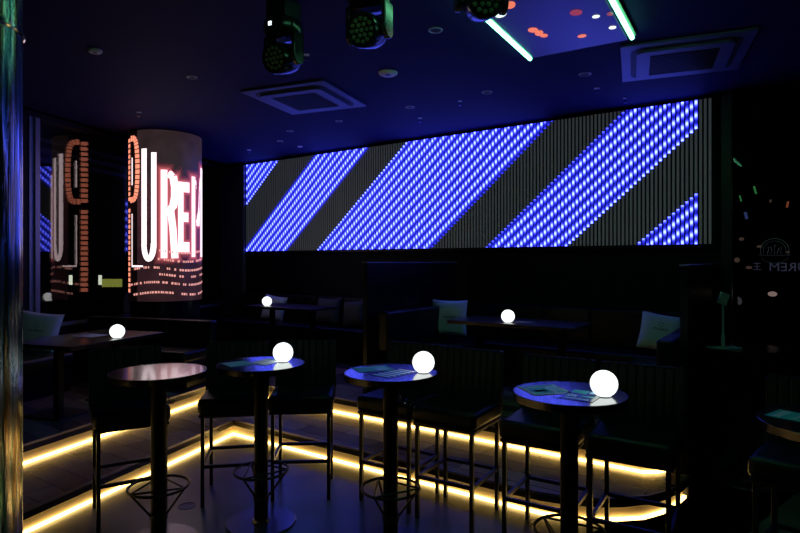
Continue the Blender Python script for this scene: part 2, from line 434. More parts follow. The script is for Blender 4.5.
# P (orange blocks)
wp = Wrap()
wp.stroke([(-73, z/100) for z in range(132, 249, 7)], .085, .3)
bowl = [(-60+13*max(0, math.cos(a))**.55, 2.93+.40*math.sin(a)) for a in [-math.pi/2+math.pi*i/18 for i in range(19)]]
wp.stroke([(-67, 2.53)]+bowl+[(-67, 3.33)], .075, .22)
wp.stroke([(-73, z/100) for z in range(252, 340, 7)], .085, .3)
wp.build('letter', M['letter_orange'], vc, 'orange letter P of short glowing blocks')
wl = Wrap(); wl.rect(-62, -59.5, 2.72, 3.08); wl.rect(-62, -60, 1.66, 2.35); wl.rect(-62, -36, 1.655, 1.675)
wl.build('light_line', M['letter'], vc)
def white_letters(g, w_):              # g grows every stroke by g metres
    a = g/RW
    wu, wr, we, wm = w_
    wu.rect(-38.5-a, -29.5+a, 1.95, 3.18+g); wu.rect(-22-a, -14+a, 1.95, 3.13+g)
    wu.stroke([(-34-(-7.75)-8.0*math.cos(math.pi*i/14), 1.96-.20*math.sin(math.pi*i/14)) for i in range(15)], .072+2*g)
    z0, z1 = 1.77-g, 2.91+g
    wr.rect(-7.5-a, 2.0+a, z0, z1)
    wr.stroke([(0, z1-.055-g), (6, z1-.055-g), (11, z1-.09), (13.5, z1-.22), (13.5, z1-.34), (11, z1-.46), (6, z1-.52), (0, z1-.52)], .095+2*g)
    wr.stroke([(6.5, z1-.50), (10.5, z0+.38), (13.5, z0)], .085+2*g)
    z0, z1 = 1.85-g, 2.77+g
    we.rect(18.5-a, 27+a, z0, z1); we.rect(27, 38+a, z1-.13-2*g, z1); we.rect(27, 36+a, (z0+z1)/2-.06-g, (z0+z1)/2+.06+g); we.rect(27, 38+a, z0, z0+.13+2*g)
    z0, z1 = 1.79-g, 2.86+g
    wm.rect(43-a, 51+a, z0, z1); wm.rect(70-a, 88+a, z0, z1+.15)
    wm.stroke([(49, z1-.05), (60, z0+.42)], .07+2*g); wm.stroke([(60, z0+.42), (71, z1)], .07+2*g)
ws = [Wrap() for _ in range(4)]
white_letters(0, ws)
for w_, l_ in zip(ws, 'UREM'): w_.build('letter', M['letter'], vc, 'white letter '+l_)
for n_, (g_, e_s) in enumerate(((.012, .85), (.026, .55), (.042, .34), (.060, .20), (.080, .11))):
    wh = Wrap(CR+.0025-.0004*n_); white_letters(g_, (Wrap(), wh, wh, wh))
    wh.build('letter_glow', mat('pink_led_background', (.3, .1, .12), .5, emis=(.8, .17, .20), es=e_s), vc)
wd = Wrap(CR+.004)
for (z_, p0, p1) in ((1.86, -10, 70), (1.745, -12, 80), (1.63, -55, 85), (1.545, -10, 80), (1.44, -70, 85), (1.31, -60, 85)):
    p = p0
    while p < p1:
        wdt = random.uniform(1.2, 3.6); dz = .022*math.sin(R(p*3+z_*100))
        if random.random() < .8: wd.rect(p, p+wdt, z_-.014+dz, z_+.014+dz)
        p += wdt+random.uniform(.8, 2.0)
wd.build('dash_rows', M['letter_dash'], vc)

# ================================================================= FOREGROUND MIRRORED COLUMN
fc = empty('mirror_column', (-1.175, 1.50, 0), 0, 'shiny mirrored round column with painted-in reflections close by at the left edge', 'column')
MB().lathe([(0, 0), (.16, 0), (.16, CEIL-.005), (0, CEIL-.005)], 64).build('shaft', M['streaked_mirror'], fc)
MB().lathe([(.161, 2.33), (.166, 2.335), (.166, 2.345), (.161, 2.35)], 64).build('band', M['chrome'], fc)

# ================================================================= BENCHES, PARTITIONS
def bench(name, loc, rz, L, D, zs, zb, label, z0=.34, group=None):
    # local x along, y depth towards the back; back at y=D
    e_ = empty(name, loc, rz, label, 'bench seat', group)
    MB().box(0, L, .05, D, 0, zs-.12-z0).build('plinth', M['partition'], e_, bevel=.004)
    MB().box(0, L, 0, D-.12, zs-.12-z0, zs-z0).build('seat_cushion', M['leather'], e_, bevel=.03)
    b_ = MB(); n_ = max(1, round(L/.55))
    for i in range(n_): b_.box(i*L/n_, (i+1)*L/n_, D-.13, D, zs-z0, zb-z0)
    b_.build('backrest', M['leather'], e_, bevel=.022)
    return e_
SW, BW = .79, 1.20
bench('booth_bench', W(-.05, 6.02, .34), ANG_W, 4.08, .60, SW, BW, 'long black leather bench under the light wall, between the curtain and the centre partition', group=None)
bench('booth_bench', W(4.19, 6.02, .34), ANG_W, 2.84, .60, SW, BW, 'black leather bench under the light wall, right of the centre partition')
# side benches of the right booth
bench('booth_bench', W(4.77, 4.78, .34), ANG_W+R(90), 1.22, .56, SW, BW, 'short black side bench against the centre partition')
bench('booth_bench', W(6.50, 6.00, .34), ANG_W-R(90), 1.10, .52, SW, 1.10, 'short black side bench against the right partition')
# window benches of the left booth
bench('booth_bench', G2(-3.9, .75, .34), ANG_G2, 2.2, .70, .75, .97, 'black bench running along the window at far left')
bench('booth_bench', G(-1.34, .36, .34), ANG_G-R(90), 1.84, .58, .75, 1.045, 'black bench with its back to the video column')

def partition(s0, nn0, nn1, z0, z1, label):
    e_ = empty('partition', W(s0, nn0, z0), ANG_W, label, 'partition')
    MB().box(0, .055, 0, nn1-nn0, 0, z1-z0).build('panel', M['partition'], e_, bevel=.003)
    MB().box(-.006, .061, -.006, nn1-nn0, z1-z0, z1-z0+.012).build('cap', M['jamb'], e_)
    return e_
partition(4.08, 4.70, 6.60, .34, 1.71, 'tall black glossy partition between the two booths below the light wall')
p2 = partition(7.11, 4.62, 6.60, .0, 1.69, 'tall black glossy partition at the right end of the platform')
MB().box(-.004, 0, .5, .515, .1, 1.6).build('panel_seam', M['metal_black'], p2)

# ================================================================= LOW TABLES
def low_table(loc, rz, L, D, ztop, label, z0=.34):
    e_ = empty('booth_table', loc, rz, label, 'table', 'rectangular tables in the booths')
    h = ztop-z0
    MB().box(0, L, 0, D, h-.035, h).build('table_top', M['wood_top'], e_, bevel=.003)
    MB().box(-.004, L+.004, -.004, 0, h-.037, h-.004).build('edge_band', M['rim'], e_)
    for x_ in (.22, L-.22):
        l_ = MB().box(x_-.03, x_+.03, D/2-.03, D/2+.03, .015, h-.035).build('leg', M['pole'], e_, bevel=.004)
        MB().box(x_-.18, x_+.18, D/2-.22, D/2+.22, 0, .015).build('foot_plate', M['metal_black'], l_, bevel=.003)
    return e_
low_table(W(1.40, 5.40, .34), ANG_W, 1.22, .62, 1.11, 'dark table with a glowing globe in the far booth left of the centre partition')
low_table(W(4.78, 5.25, .34), ANG_W, 1.34, .62, 1.11, 'dark table with a glowing globe in the right booth below the light wall')
low_table(G(-2.69, 2.16, .34), ANG_G, 1.10, .80, 1.0, 'dark table with a glowing globe in the left booth by the window')

# ================================================================= BAR TABLES
def bar_table_proto():
    e_ = empty('bar_table', (0, 0, 0), 0, '', 'table', 'round bar tables on the lower floor')
    MB().lathe([(0, 1.026), (.275, 1.026), (.275, 1.05), (0, 1.05)], 72).build('table_top', M['top'], e_)
    MB().lathe([(.2755, 1.014), (.283, 1.014), (.283, 1.049), (.2815, 1.0508), (.2755, 1.0508), (.2755, 1.014)], 72).build('rim', M['rim'], e_)
    MB().lathe([(0, 1.01), (.27, 1.01), (.27, 1.026), (0, 1.026)], 48).cyl((0, 0, .985), (0, 0, 1.012), .12, 32).build('underside_plate', M['metal_black'], e_)
    MB().lathe([(.045, .02), (.045, .99)], 32).build('pole', M['pole'], e_)
    MB().lathe([(0, 0), (.228, 0), (.228, .009), (.224, .013), (.06, .014), (.056, .03), (.046, .032)], 64).build('base', M['base'], e_)
    b_ = MB(); r_ = .175; zr = .345
    b_.tube([(r_*math.cos(2*math.pi*i/48), r_*math.sin(2*math.pi*i/48), zr) for i in range(48)], .0085, 10, True)
    for i in range(3):
        a = R(90+120*i+20); b_.tube([(r_*math.cos(a), r_*math.sin(a), zr), (.045*math.cos(a), .045*math.sin(a), .17)], .007)
        c = a+R(120); b_.tube([(r_*math.cos(a), r_*math.sin(a), zr), (r_*math.cos(c), r_*math.sin(c), zr)], .006)
    b_.cyl((0, 0, .15), (0, 0, .185), .052, 28)
    b_.build('foot_ring', M['metal_black'], e_)
    b_ = MB(); b_.tube([(.043, 0, .90), (.060, 0, .90), (.064, 0, .885), (.064, 0, .865), (.073, 0, .852), (.088, 0, .852), (.096, 0, .865), (.096, 0, .885)], .0035, 8)
    b_.build('bag_hook', M['chrome'], e_)
    return e_
tables = [
    (-1.482, 3.53, 'round black bar table with nothing on it, leftmost of the standing tables'),
    (-.918, 3.80, 'round bar table with a teal leaflet and a globe, second from the left'),
    (-.057, 3.50, 'round bar table with leaflets and a globe, in front of the centre partition'),
    (.868, 2.95, 'round bar table with a dark picture leaflet and a globe, right of centre and nearest'),
    (1.81, 2.39, 'round bar table with a teal card, cut off by the right edge'),
    (2.72, 4.52, 'round bar table carrying the slim sign stand, in the dark at right')]
bt = bar_table_proto()
for i, (x_, y_, lb) in enumerate(tables):
    o = bt if i == 0 else copy_tree(bt)
    o.location = (x_, y_, 0); o['label'] = lb; o.rotation_euler = (0, 0, R((0, 15, 8, 12, 20, 5)[i]))

# ================================================================= BAR STOOLS
def stool_proto():
    e_ = empty('bar_stool', (0, 0, 0), 0, '', 'bar stool', 'black high-backed bar stools around the standing tables')
    # back towards +y
    st_ = MB().box(-.235, .235, -.235, .235, .645, .76).build('seat', M['leather'], e_, bevel=.035, seg=4)
    MB().box(-.225, .225, -.22, .22, .625, .646).build('seat_frame', M['metal_black'], e_, bevel=.003)
    tilt = Matrix.Translation((0, .20, .70)) @ Matrix.Rotation(R(-5), 4, 'X')
    b_ = MB(); nc = 9; w_ = .47/nc
    for i in range(nc):
        b_.box(-.235+i*w_, -.235+(i+1)*w_, -.03, .03, 0, .40, tilt)
    br = b_.build('backrest', M['stool_back'], e_, bevel=.012, seg=3)
    b_ = MB(); pts = [(-.233, -.028, .02), (-.233, -.03, .385), (-.222, -.03, .398), (.222, -.03, .398), (.233, -.03, .385), (.233, -.028, .02)]
    b_.tube([tilt @ Vector(p) for p in pts], .0045, 8); b_.build('piping', M['stool_back'], br)
    for sx in (-1, 1):
        for sy in (-1, 1):
            MB().box(sx*.20-.0125, sx*.20+.0125, sy*.205-.0125, sy*.205+.0125, 0, .63).build('leg', M['metal_black'], e_, bevel=.002)
    b_ = MB(); z_ = .27
    b_.box(-.19, .19, -.215, -.195, z_, z_+.022).box(-.19, .19, .195, .215, z_, z_+.022)
    b_.box(-.21, -.19, -.195, .195, z_, z_+.022).box(.19, .21, -.195, .195, z_, z_+.022)
    b_.build('foot_rest', M['metal_black'], e_)
    return e_
stools = [
    (-1.86, 3.95, 31, 'black bar stool with a channelled back, behind the empty leftmost bar table'),
    (-1.225, 4.275, 10, 'black bar stool behind the second bar table, on its left'),
    (-.73, 4.35, 4, 'black bar stool behind the second bar table, on its right, behind its globe'),
    (.0, 4.215, -32, 'black bar stool directly behind the globe of the middle bar table'),
    (.395, 3.93, -32, 'black bar stool right of the middle bar table, its tall back fully in view'),
    (.915, 3.57, -32, 'black bar stool behind the nearest bar table, left of its globe'),
    (1.345, 3.29, -32, 'black bar stool right of the nearest bar table, behind its globe'),
    (2.05, 2.86, -44, 'black bar stool beside the cut-off table at the right edge')]
sp_ = stool_proto()
for i, (x_, y_, a, lb) in enumerate(stools):
    o = sp_ if i == 0 else copy_tree(sp_)
    o.location = (x_, y_, 0); o.rotation_euler = (0, 0, R(a)); o['label'] = lb

# ================================================================= GLOWING GLOBES
def globe_proto():
    e_ = empty('globe_lamp', (0, 0, 0), 0, '', 'table lamp', 'glowing white globe lamps on the tables')
    r_ = .0665; prof = [(0, .003)]
    a0 = 28
    prof = [(0, 2*r_-.006-r_+r_*-math.cos(R(a0))+.006)]
    prof = [(r_*math.sin(R(a)), r_*math.cos(R(a0))+.004-r_*math.cos(R(a))) for a in range(a0, 181, 6)]
    prof = [(0, prof[0][1])]+prof[:-1]+[(0, r_*math.cos(R(a0))+.004+r_)]
    MB().lathe(prof, 40).build('shade', M['globe'], e_)
    MB().lathe([(0, 0), (.034, 0), (.034, .005), (0, .005)], 32).build('base', M['ceil_white'], e_)
    return e_
def on_ray(px, nn):                    # where the sight line of a picture column meets a given depth
    kx = (px-400)/575; y = nn/(N.x*kx+N.y); return (kx*y, y)
globes = [
    (-2.675, 5.44, 1.0, 'glowing white globe on the left booth table by the window'),
    (*on_ray(267, 5.52), 1.11, 'glowing white globe on the far booth table, smallest of the globes'),
    (*on_ray(508, 5.38), 1.11, 'glowing white globe on the right booth table below the light wall'),
    (-.785, 3.86, 1.05, 'glowing white globe on the second bar table from the left'),
    (.142, 3.48, 1.05, 'glowing white globe on the middle bar table'),
    (1.018, 2.87, 1.05, 'glowing white globe on the nearest bar table, largest of the globes')]
gl = globe_proto()
for i, (x_, y_, z_, lb) in enumerate(globes):
    o = gl if i == 0 else copy_tree(gl)
    o.location = (x_, y_, z_); o['label'] = lb
# ================================================================= LEAFLETS ON THE BAR TABLES
def leaflet(name, x_, y_, z_, rz, w_, h_, base, prints, label, cat='leaflet'):
    e_ = empty(name, (x_, y_, z_), R(rz), label, cat)
    MB().box(-w_/2, w_/2, -h_/2, h_/2, .0004, .0016).build('sheet', base, e_, smooth=False)
    for (x0, x1, y0, y1, m_) in prints:
        MB().box(x0*w_-w_/2, x1*w_-w_/2, y0*h_-h_/2, y1*h_-h_/2, .0016, .0020).build('printed_area', m_, e_, smooth=False)
    return e_
T, Dk, Bl, Wh = M['paper_teal'], M['paper_dark'], M['paper_blue'], M['paper']
zt = 1.0508
leaflet('leaflet', -1.065, 3.775, zt, 40, .17, .17, T, [], 'small plain teal leaflet on the second bar table, left half')
lines = [(.08, .92, .08+.15*i, .18+.15*i, Bl if i % 2 else T) for i in range(6)]
leaflet('leaflet', -.895, 3.85, zt, -25, .15, .22, Wh, [(.06, .94, .05, .2, Bl), (.06, .94, .45, .6, Bl), (.06, .94, .8, .92, T)], 'pale blue striped leaflet on the second bar table beside its globe')
leaflet('leaflet', -.17, 3.60, zt, 22, .23, .16, T, [(.06, .94, .82, .94, Bl), (.55, .9, .1, .6, Bl)], 'teal leaflet at the back left of the middle bar table')
leaflet('leaflet', -.03, 3.46, zt, -42, .15, .27, Dk, [(.06, .94, .04+.16*i, .13+.16*i, Wh if i % 2 else Bl) for i in range(6)], 'dark leaflet with pale blue lines in the centre of the middle bar table')
leaflet('leaflet', .755, 3.01, zt, 14, .22, .21, Wh, [(.10, .60, .12, .70, T), (.08, .92, .82, .93, T), (.68, .92, .12, .30, T), (.68, .92, .40, .70, Bl), (.2, .5, .3, .5, Bl)], 'pale cyan leaflet with a teal block on the nearest bar table')
leaflet('leaflet', .915, 2.885, zt, -35, .17, .25, Dk, [(.08, .55, .62, .92, T), (.60, .92, .70, .92, Bl), (.5, .92, .36, .44, T), (.08, .4, .28, .44, Bl), (.15, .85, .08, .18, Bl)], 'dark picture leaflet beside the globe on the nearest bar table')
leaflet('leaflet', 1.72, 2.47, zt, 35, .16, .22, T, [(.1, .9, .75, .9, Wh), (.1, .9, .5, .56, Wh), (.1, .7, .38, .43, Wh)], 'teal card on the bar table cut off by the right edge')
leaflet('leaflet', G(-2.05, 1.66).x, G(-2.05, 1.66).y, 1.0, 70, .21, .29, M['pillow'], [(.15, .85, .7, .8, M['ink'])], 'pale leaflet lying on the left booth table beside the cushion', 'leaflet')
leaflet('leaflet', W(5.55, 5.5).x, W(5.55, 5.5).y, 1.11, -30, .21, .15, M['pillow_dark'], [(.2, .8, .4, .6, Bl)], 'small dark leaflet on the right booth table right of its globe', 'leaflet')

# ================================================================= CUSHIONS
def text_mesh(body, size):
    cu = bpy.data.curves.new('t', 'FONT'); cu.body = body; cu.size = size; cu.align_x = 'CENTER'; cu.align_y = 'CENTER'; cu.resolution_u = 3
    o = bpy.data.objects.new('t', cu); COL.objects.link(o)
    dg = bpy.context.evaluated_depsgraph_get(); me = bpy.data.meshes.new_from_object(o.evaluated_get(dg))
    bpy.data.objects.remove(o); bpy.data.curves.remove(cu); return me
LOGO = text_mesh('PUREM', .045)
def cushion(loc, rot, size, m_, label, logo=True, thick=.085, name='cushion'):
    e_ = empty(name, loc, 0, label, 'cushion'); e_.rotation_euler = rot
    n_ = 20; h = size/2
    def surf(u, v, s_):
        pin = 1-.09*(1-u*u)*0-.075*(1-abs(v))**1.0*abs(u)**2*1.0
        x_ = u*h*(1-.07*(1-v*v)*abs(u)); z_ = v*h*(1-.07*(1-u*u)*abs(v))
        y_ = -s_*thick*((1-u**4)*(1-v**4))**.55
        return Vector((x_, y_, z_+h))
    b_ = MB(); g = {}
    for s_ in (1, -1):
        for i in range(n_+1):
            for j in range(n_+1):
                edge = i in (0, n_) or j in (0, n_)
                if s_ == -1 and edge: g[(s_, i, j)] = g[(1, i, j)]; continue
                g[(s_, i, j)] = b_.bm.verts.new(surf(-1+2*i/n_, -1+2*j/n_, s_))
        for i in range(n_):
            for j in range(n_):
                b_.bm.faces.new((g[(s_, i, j)], g[(s_, i+1, j)], g[(s_, i+1, j+1)], g[(s_, i, j+1)]))
    o = b_.build('cushion_cover', m_, e_)
    if logo:
        me = LOGO.copy()
        for v in me.vertices:
            u_, v_ = v.co.x/h*1.0, v.co.y/h*.8+.02
            p = surf(u_, v_, 1); v.co = (p.x, p.y-.002, p.z)
        me.materials.clear(); me.materials.append(M['ink'])
        lo_ = bpy.data.objects.new('printed_logo', me); COL.objects.link(lo_); lo_.parent = e_
        b_ = MB(); r_ = .022
        pts = []
        for i in range(20):
            a = 2*math.pi*i/20; p = surf(r_*math.cos(a)/h, (.055+r_*math.sin(a))/h, 1); pts.append((p.x, p.y-.001, p.z))
        b_.tube(pts, .0015, 6, True); b_.build('printed_emblem', M['ink'], e_)
    return e_
cushion(G2(-1.83, .33, .752), (R(-14), R(8), ANG_G-R(60)), .44, M['pillow'], 'pale cushion with a dark printed logo on the window bench at far left')
cushion(W(.92, 6.33, .795), (R(-13), R(8), ANG_W+R(18)), .40, M['pillow'], 'pale cushion behind the globe of the far booth table', logo=False)
cushion(W(2.10, 6.33, .795), (R(-13), 0, ANG_W+R(10)), .40, M['pillow_dark'], 'charcoal cushion with a faint logo on the bench left of the centre partition')
cushion(W(2.62, 6.33, .795), (R(-13), R(-6), ANG_W+R(6)), .38, M['pillow_dark'], 'plain charcoal cushion leaning nearest the centre partition', logo=False)
cushion(W(4.42, 5.90, .845), (R(-8), R(1), ANG_W+R(25)), .43, M['pillow'], 'pale green-tinted cushion with a printed logo behind the left end of the right booth table')
cushion(W(6.66, 6.16, .83), (R(-24), R(9), ANG_W+R(10)), .40, M['pillow'], 'pale cushion with a printed logo leaning by the right partition')

# ================================================================= SIGN STAND
e_ = empty('sign_stand', (2.50, 4.45, 1.0508), R(4), 'slim pale sign stand with a square base plate on the dark table at right', 'sign stand')
MB().box(-.12, .12, -.055, .055, 0, .012).build('base_plate', M['sign_grey'], e_, bevel=.002)
MB().lathe([(0, .012), (.016, .012), (.016, .10), (.009, .115), (.009, .36), (0, .36)], 20).build('pole', M['sign_grey'], e_)
MB().box(-.035, .035, -.012, .012, -.04, .05, Matrix.Translation((0, 0, .38)) @ Matrix.Rotation(R(20), 4, 'Y')).build('card_clip', M['sign_grey'], e_, bevel=.002)

# ================================================================= CEILING CASSETTES
def cassette(x_, y_, label):
    e_ = empty('ceiling_air_conditioner', (x_, y_, CEIL), math.atan2(-.36, .884), label, 'air conditioner', 'ceiling cassette air conditioners')
    MB().box(-.475, .475, -.475, .475, -.02, 0).build('outer_panel', M['cassette'], e_, bevel=.006)
    # raised inner body with rounded air slots
    def rr(h, r_, n_=8):
        pts = []
        for cx, cy, a0 in ((h-r_, h-r_, 0), (-h+r_, h-r_, 90), (-h+r_, -h+r_, 180), (h-r_, -h+r_, 270)):
            for i in range(n_+1): a = R(a0+90*i/n_); pts.append((cx+r_*math.cos(a), cy+r_*math.sin(a)))
        return pts
    MB().prism(rr(.40, .12), -.024, -.02).build('air_slot', M['cassette_dark'], e_, smooth=False)
    MB().prism(rr(.355, .06), -.045, -.02).build('inner_panel', M['cassette'], e_, bevel=.006)
    b_ = MB(); b_.box(-.25, .25, -.25, .25, -.047, -.044)
    b_.build('intake_grille', M['cassette_dark'], e_, smooth=False)
    b_ = MB()
    for i in range(16): b_.box(-.25, .25, -.245+i*.0326, -.240+i*.0326, -.052, -.047)
    b_.build('grille_bars', M['metal_black'], e_, smooth=False)
    return e_
cassette(-.98, 6.01, 'square ceiling air conditioner in front of the light wall, left of centre')
cassette(2.36, 4.81, 'square ceiling air conditioner above the right end of the light wall')

# ================================================================= CEILING SMALL FITTINGS
def ceil_pt(px, py):
    y = 575*(CEIL-CAMH)/(262-py); return ((px-400)/575*y, y)
def disc(px, py, r_, name, cat, label, m_=None, group=None):
    x_, y_ = ceil_pt(px, py); e_ = empty(name, (x_, y_, CEIL), 0, label, cat, group)
    MB().lathe([(0, -.022), (r_*.8, -.022), (r_*.97, -.012), (r_, 0), (0, 0)], 32).build('cover', m_ or M['ceil_white'], e_)
    MB().lathe([(0, -.026), (r_*.3, -.026), (r_*.32, -.021), (0, -.021)], 20).build('sensor', M['cassette'], e_)
disc(388, 72.5, .088, 'ceiling_speaker', 'ceiling speaker', 'round white ceiling speaker beyond the moving-head lights', mat('white_speaker_cloth', (.85, .85, .85), .6))
disc(95, 50, .055, 'smoke_detector', 'smoke detector', 'small pale round smoke detector on the ceiling at upper left', mat('cream_plastic', (.75, .72, .62), .4))
def downlight(px, py, r_, label):
    x_, y_ = ceil_pt(px, py); e_ = empty('downlight', (x_, y_, CEIL), 0, label, 'downlight', 'unlit recessed ceiling downlights')
    MB().lathe([(r_*.74, -.003), (r_*.78, -.007), (r_*.95, -.006), (r_, 0), (r_*.74, 0), (r_*.74, -.003)], 32).build('ring', M['ceil_ring'], e_)
    MB().lathe([(0, -.001), (r_*.74, -.001), (r_*.74, 0), (0, 0)], 32).build('lens', M['cassette_dark'], e_)
M['ceil_ring'] = mat('grey_ring', (.45, .45, .48), .4)
for px, py, r_, lb in ((435.5, 30, .055, 'round unlit downlight between the middle and right moving-head lights'),
        (487, 92, .055, 'round unlit downlight just in front of the light wall, centre'),
        (585, 74, .057, 'round unlit downlight left of the right air conditioner'),
        (410, 107, .05, 'small unlit downlight behind the white ceiling speaker'),
        (339, 121, .045, 'unlit downlight behind the left air conditioner, right one of two'),
        (290, 131, .045, 'unlit downlight behind the left air conditioner, left one of two'),
        (192, 77, .05, 'unlit downlight on the dark ceiling left of the left air conditioner'),
        (280, 141, .045, 'faint unlit downlight near the left end of the light wall'),
        (792, 108, .055, 'faint unlit downlight on the dark ceiling at far right')):
    downlight(px, py, r_, lb)
def sprinkler(px, py, k_, label):
    x_, y_ = ceil_pt(px, py); e_ = empty('sprinkler', (x_, y_, CEIL), 0, label, 'sprinkler', 'small ceiling sprinkler heads')
    MB().lathe([(0, -.006), (.03*k_, -.006), (.034*k_, 0), (0, 0)], 24).build('collar', M['ceil_white'], e_)
    MB().lathe([(0, -.05), (.011, -.05), (.008, -.04), (.006, -.006), (0, -.006)], 16).build('nozzle', M['chrome'], e_)
for px, py, k_, lb in ((306.5, 54.5, .8, 'tiny sprinkler beside the left moving-head light'), (139, 112, .8, 'tiny sprinkler above the video column'),
        (420, 118, .8, 'tiny sprinkler close to the light wall below the small downlight'), (249, 150, 1, 'tiny sprinkler near the curtain corner'),
        (300, 146.5, 1.2, 'pale sprinkler at the left end of the light wall'), (597, 88, .9, 'tiny sprinkler behind the right-hand downlight, left of the right air conditioner'),
        (460, 101, .6, 'faint tiny sprinkler left of the centre downlight'), (625, 98, .6, 'faint tiny sprinkler below the corner of the right air conditioner')):
    sprinkler(px, py, k_, lb)

# ================================================================= CEILING SCREEN AND GREEN TUBES
A1 = Vector((1.085, 4.764)); B1 = Vector((1.734, 4.317)); ANG_T = R(-31.5); TX = Vector((math.cos(ANG_T), math.sin(ANG_T))); TY = Vector((-TX.y, TX.x))
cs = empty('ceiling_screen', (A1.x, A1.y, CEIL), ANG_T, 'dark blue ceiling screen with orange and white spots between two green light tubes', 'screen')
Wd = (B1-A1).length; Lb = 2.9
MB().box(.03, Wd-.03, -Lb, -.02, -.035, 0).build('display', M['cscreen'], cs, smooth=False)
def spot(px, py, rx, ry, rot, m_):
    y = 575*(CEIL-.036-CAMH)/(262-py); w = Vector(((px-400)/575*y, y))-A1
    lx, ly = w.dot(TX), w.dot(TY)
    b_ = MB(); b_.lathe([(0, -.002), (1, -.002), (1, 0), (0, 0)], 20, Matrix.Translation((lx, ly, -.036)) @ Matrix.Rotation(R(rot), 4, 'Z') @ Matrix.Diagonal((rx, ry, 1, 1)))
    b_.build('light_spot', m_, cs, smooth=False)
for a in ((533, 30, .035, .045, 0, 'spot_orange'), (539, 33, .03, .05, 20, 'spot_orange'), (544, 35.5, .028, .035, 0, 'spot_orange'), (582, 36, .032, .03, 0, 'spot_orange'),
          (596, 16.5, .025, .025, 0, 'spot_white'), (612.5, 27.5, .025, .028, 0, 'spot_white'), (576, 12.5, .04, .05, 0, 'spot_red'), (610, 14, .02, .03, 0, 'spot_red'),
          (510, 5, .035, .055, 25, 'spot_orange'), (500.5, 14, .04, .055, 35, 'spot_white')):  # white spot by the left tube is a reflection painted as glow
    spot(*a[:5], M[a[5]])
def tube(x_, y_, L, label):
    e_ = empty('light_tube', (x_, y_, CEIL), ANG_T, label, 'light tube', 'green light tubes on the ceiling')
    MB().box(-.03, .03, -L, .0, -.02, 0).build('channel', M['tube_glow_channel'], e_)  # wide green channel added to imitate the tube's bloom
    MB().cyl((0, -L+.01, -.034), (0, -.005, -.034), .0165, 20).build('tube', M['tube'], e_)
tube(A1.x-.005, A1.y, 3.0, 'glowing green light tube left of the ceiling screen')
tube(B1.x+.01, B1.y, 3.0, 'glowing green light tube right of the ceiling screen')

# ================================================================= MOVING HEAD LIGHTS
def head_proto():
    e_ = empty('moving_head_light', (0, 0, 0), 0, '', 'stage light', 'moving-head stage lights hanging from the ceiling')
    # hangs from z=0 downwards; lens looks to -y (tilted down)
    bs = MB().lathe([(0, 0), (.10, 0), (.125, -.02), (.13, -.07), (.115, -.105), (.05, -.115), (0, -.115)], 40).build('base', M['plastic_black'], e_)
    MB().box(-.012, .012, -.133, -.127, -.075, -.05).build('indicator_lamp', M['led_white'], bs)
    MB().box(-.08, .08, -.08, .08, -.001, .12).build('ceiling_mount', M['metal_black'], e_, bevel=.004)
    for sx in (-1, 1):
        b_ = MB()
        b_.box(sx*.118-.014, sx*.118+.014, -.05, .05, -.28, -.10)
        b_.cyl((sx*.104, 0, -.26), (sx*.134, 0, -.26), .05, 24)
        b_.build('yoke_arm', M['plastic_black'], e_, bevel=.006)
    MB().box(-.125, .125, -.045, .045, -.125, -.10).build('yoke_bridge', M['plastic_black'], e_, bevel=.006)
    tm = Matrix.Translation((0, 0, -.25)) @ Matrix.Rotation(R(104), 4, 'X')
    hd = MB().lathe([(0, -.10), (.055, -.10), (.085, -.075), (.098, -.02), (.10, .085), (.096, .10), (.088, .10), (.086, .092), (0, .092)], 40, tm).build('lamp_head', M['plastic_black'], e_)
    b_ = MB()
    for rr_, n_ in ((0, 1), (.032, 6), (.063, 12)):
        for i in range(n_):
            a = 2*math.pi*i/max(n_, 1)
            b_.lathe([(.0125, .092), (.011, .099), (0, .102)], 12, tm @ Matrix.Translation((rr_*math.cos(a), rr_*math.sin(a), 0)))
    b_.build('lens_cluster', M['lens'], hd)
    return e_
hp = head_proto()
for i, (x_, y_, z_, a, lb) in enumerate(((-.765, 3.78, CEIL-.13, -30, 'black moving-head stage light, left of the row, with a tiny white lamp on its base'),
        (-.18, 3.36, CEIL-.12, -26, 'black moving-head stage light in the middle of the row'),
        (.415, 2.95, CEIL-.13, 8, 'black moving-head stage light by the green tube, cut off by the top edge'))):
    o = hp if i == 0 else copy_tree(hp)
    o.location = (x_, y_, z_); o.rotation_euler = (0, 0, R(a)); o['label'] = lb

# ================================================================= FLOOR FITTING
y = 575*CAMH/(506-262); x_ = (187-400)/575*y
e_ = empty('floor_outlet', (x_, y, 0), 0, 'small round metal cover set in the floor right of the leftmost bar table', 'floor cover')
MB().lathe([(0, .001), (.052, .001), (.052, .004), (.060, .004), (.063, .0), (0, 0)], 40).build('cover', M['cassette'], e_)

# ================================================================= OUTSIDE THE LEFT WINDOW
def outside(px, py, d): return ((px-400)/575*d, d, CAMH-(py-262)/575*d)
rl = empty('facade_rails', G2(-2.2, -.5, 2.9), ANG_G2, 'three pale horizontal rails outside the dark window', 'rails')
for z_ in (.36, .235, .11): MB().box(0, 5.0, 0, .03, z_-.025, z_+.025).build('rail', M['rail'], rl)
M['sign_yellow'] = mat('yellow_lit_sign', (.4, .4, .1), .5, emis=(.55, .55, .10), es=1.0)
M['far_white'] = mat('far_white_lamp', (.9, .9, .8), .5, emis=(1, 1, .85), es=2.2)
x_, y_, z_ = outside(111.5, 283, 13)
e_ = empty('street_sign', (x_, y_, 0), 0, 'small yellow lit sign seen through the dark window', 'sign')
MB().box(-.22, .22, 0, .05, z_-.09, z_+.09).build('sign_box', M['sign_yellow'], e_, bevel=.005)
MB().box(-.03, .03, .01, .05, 0, z_-.09).build('post', M['metal_black'], e_)
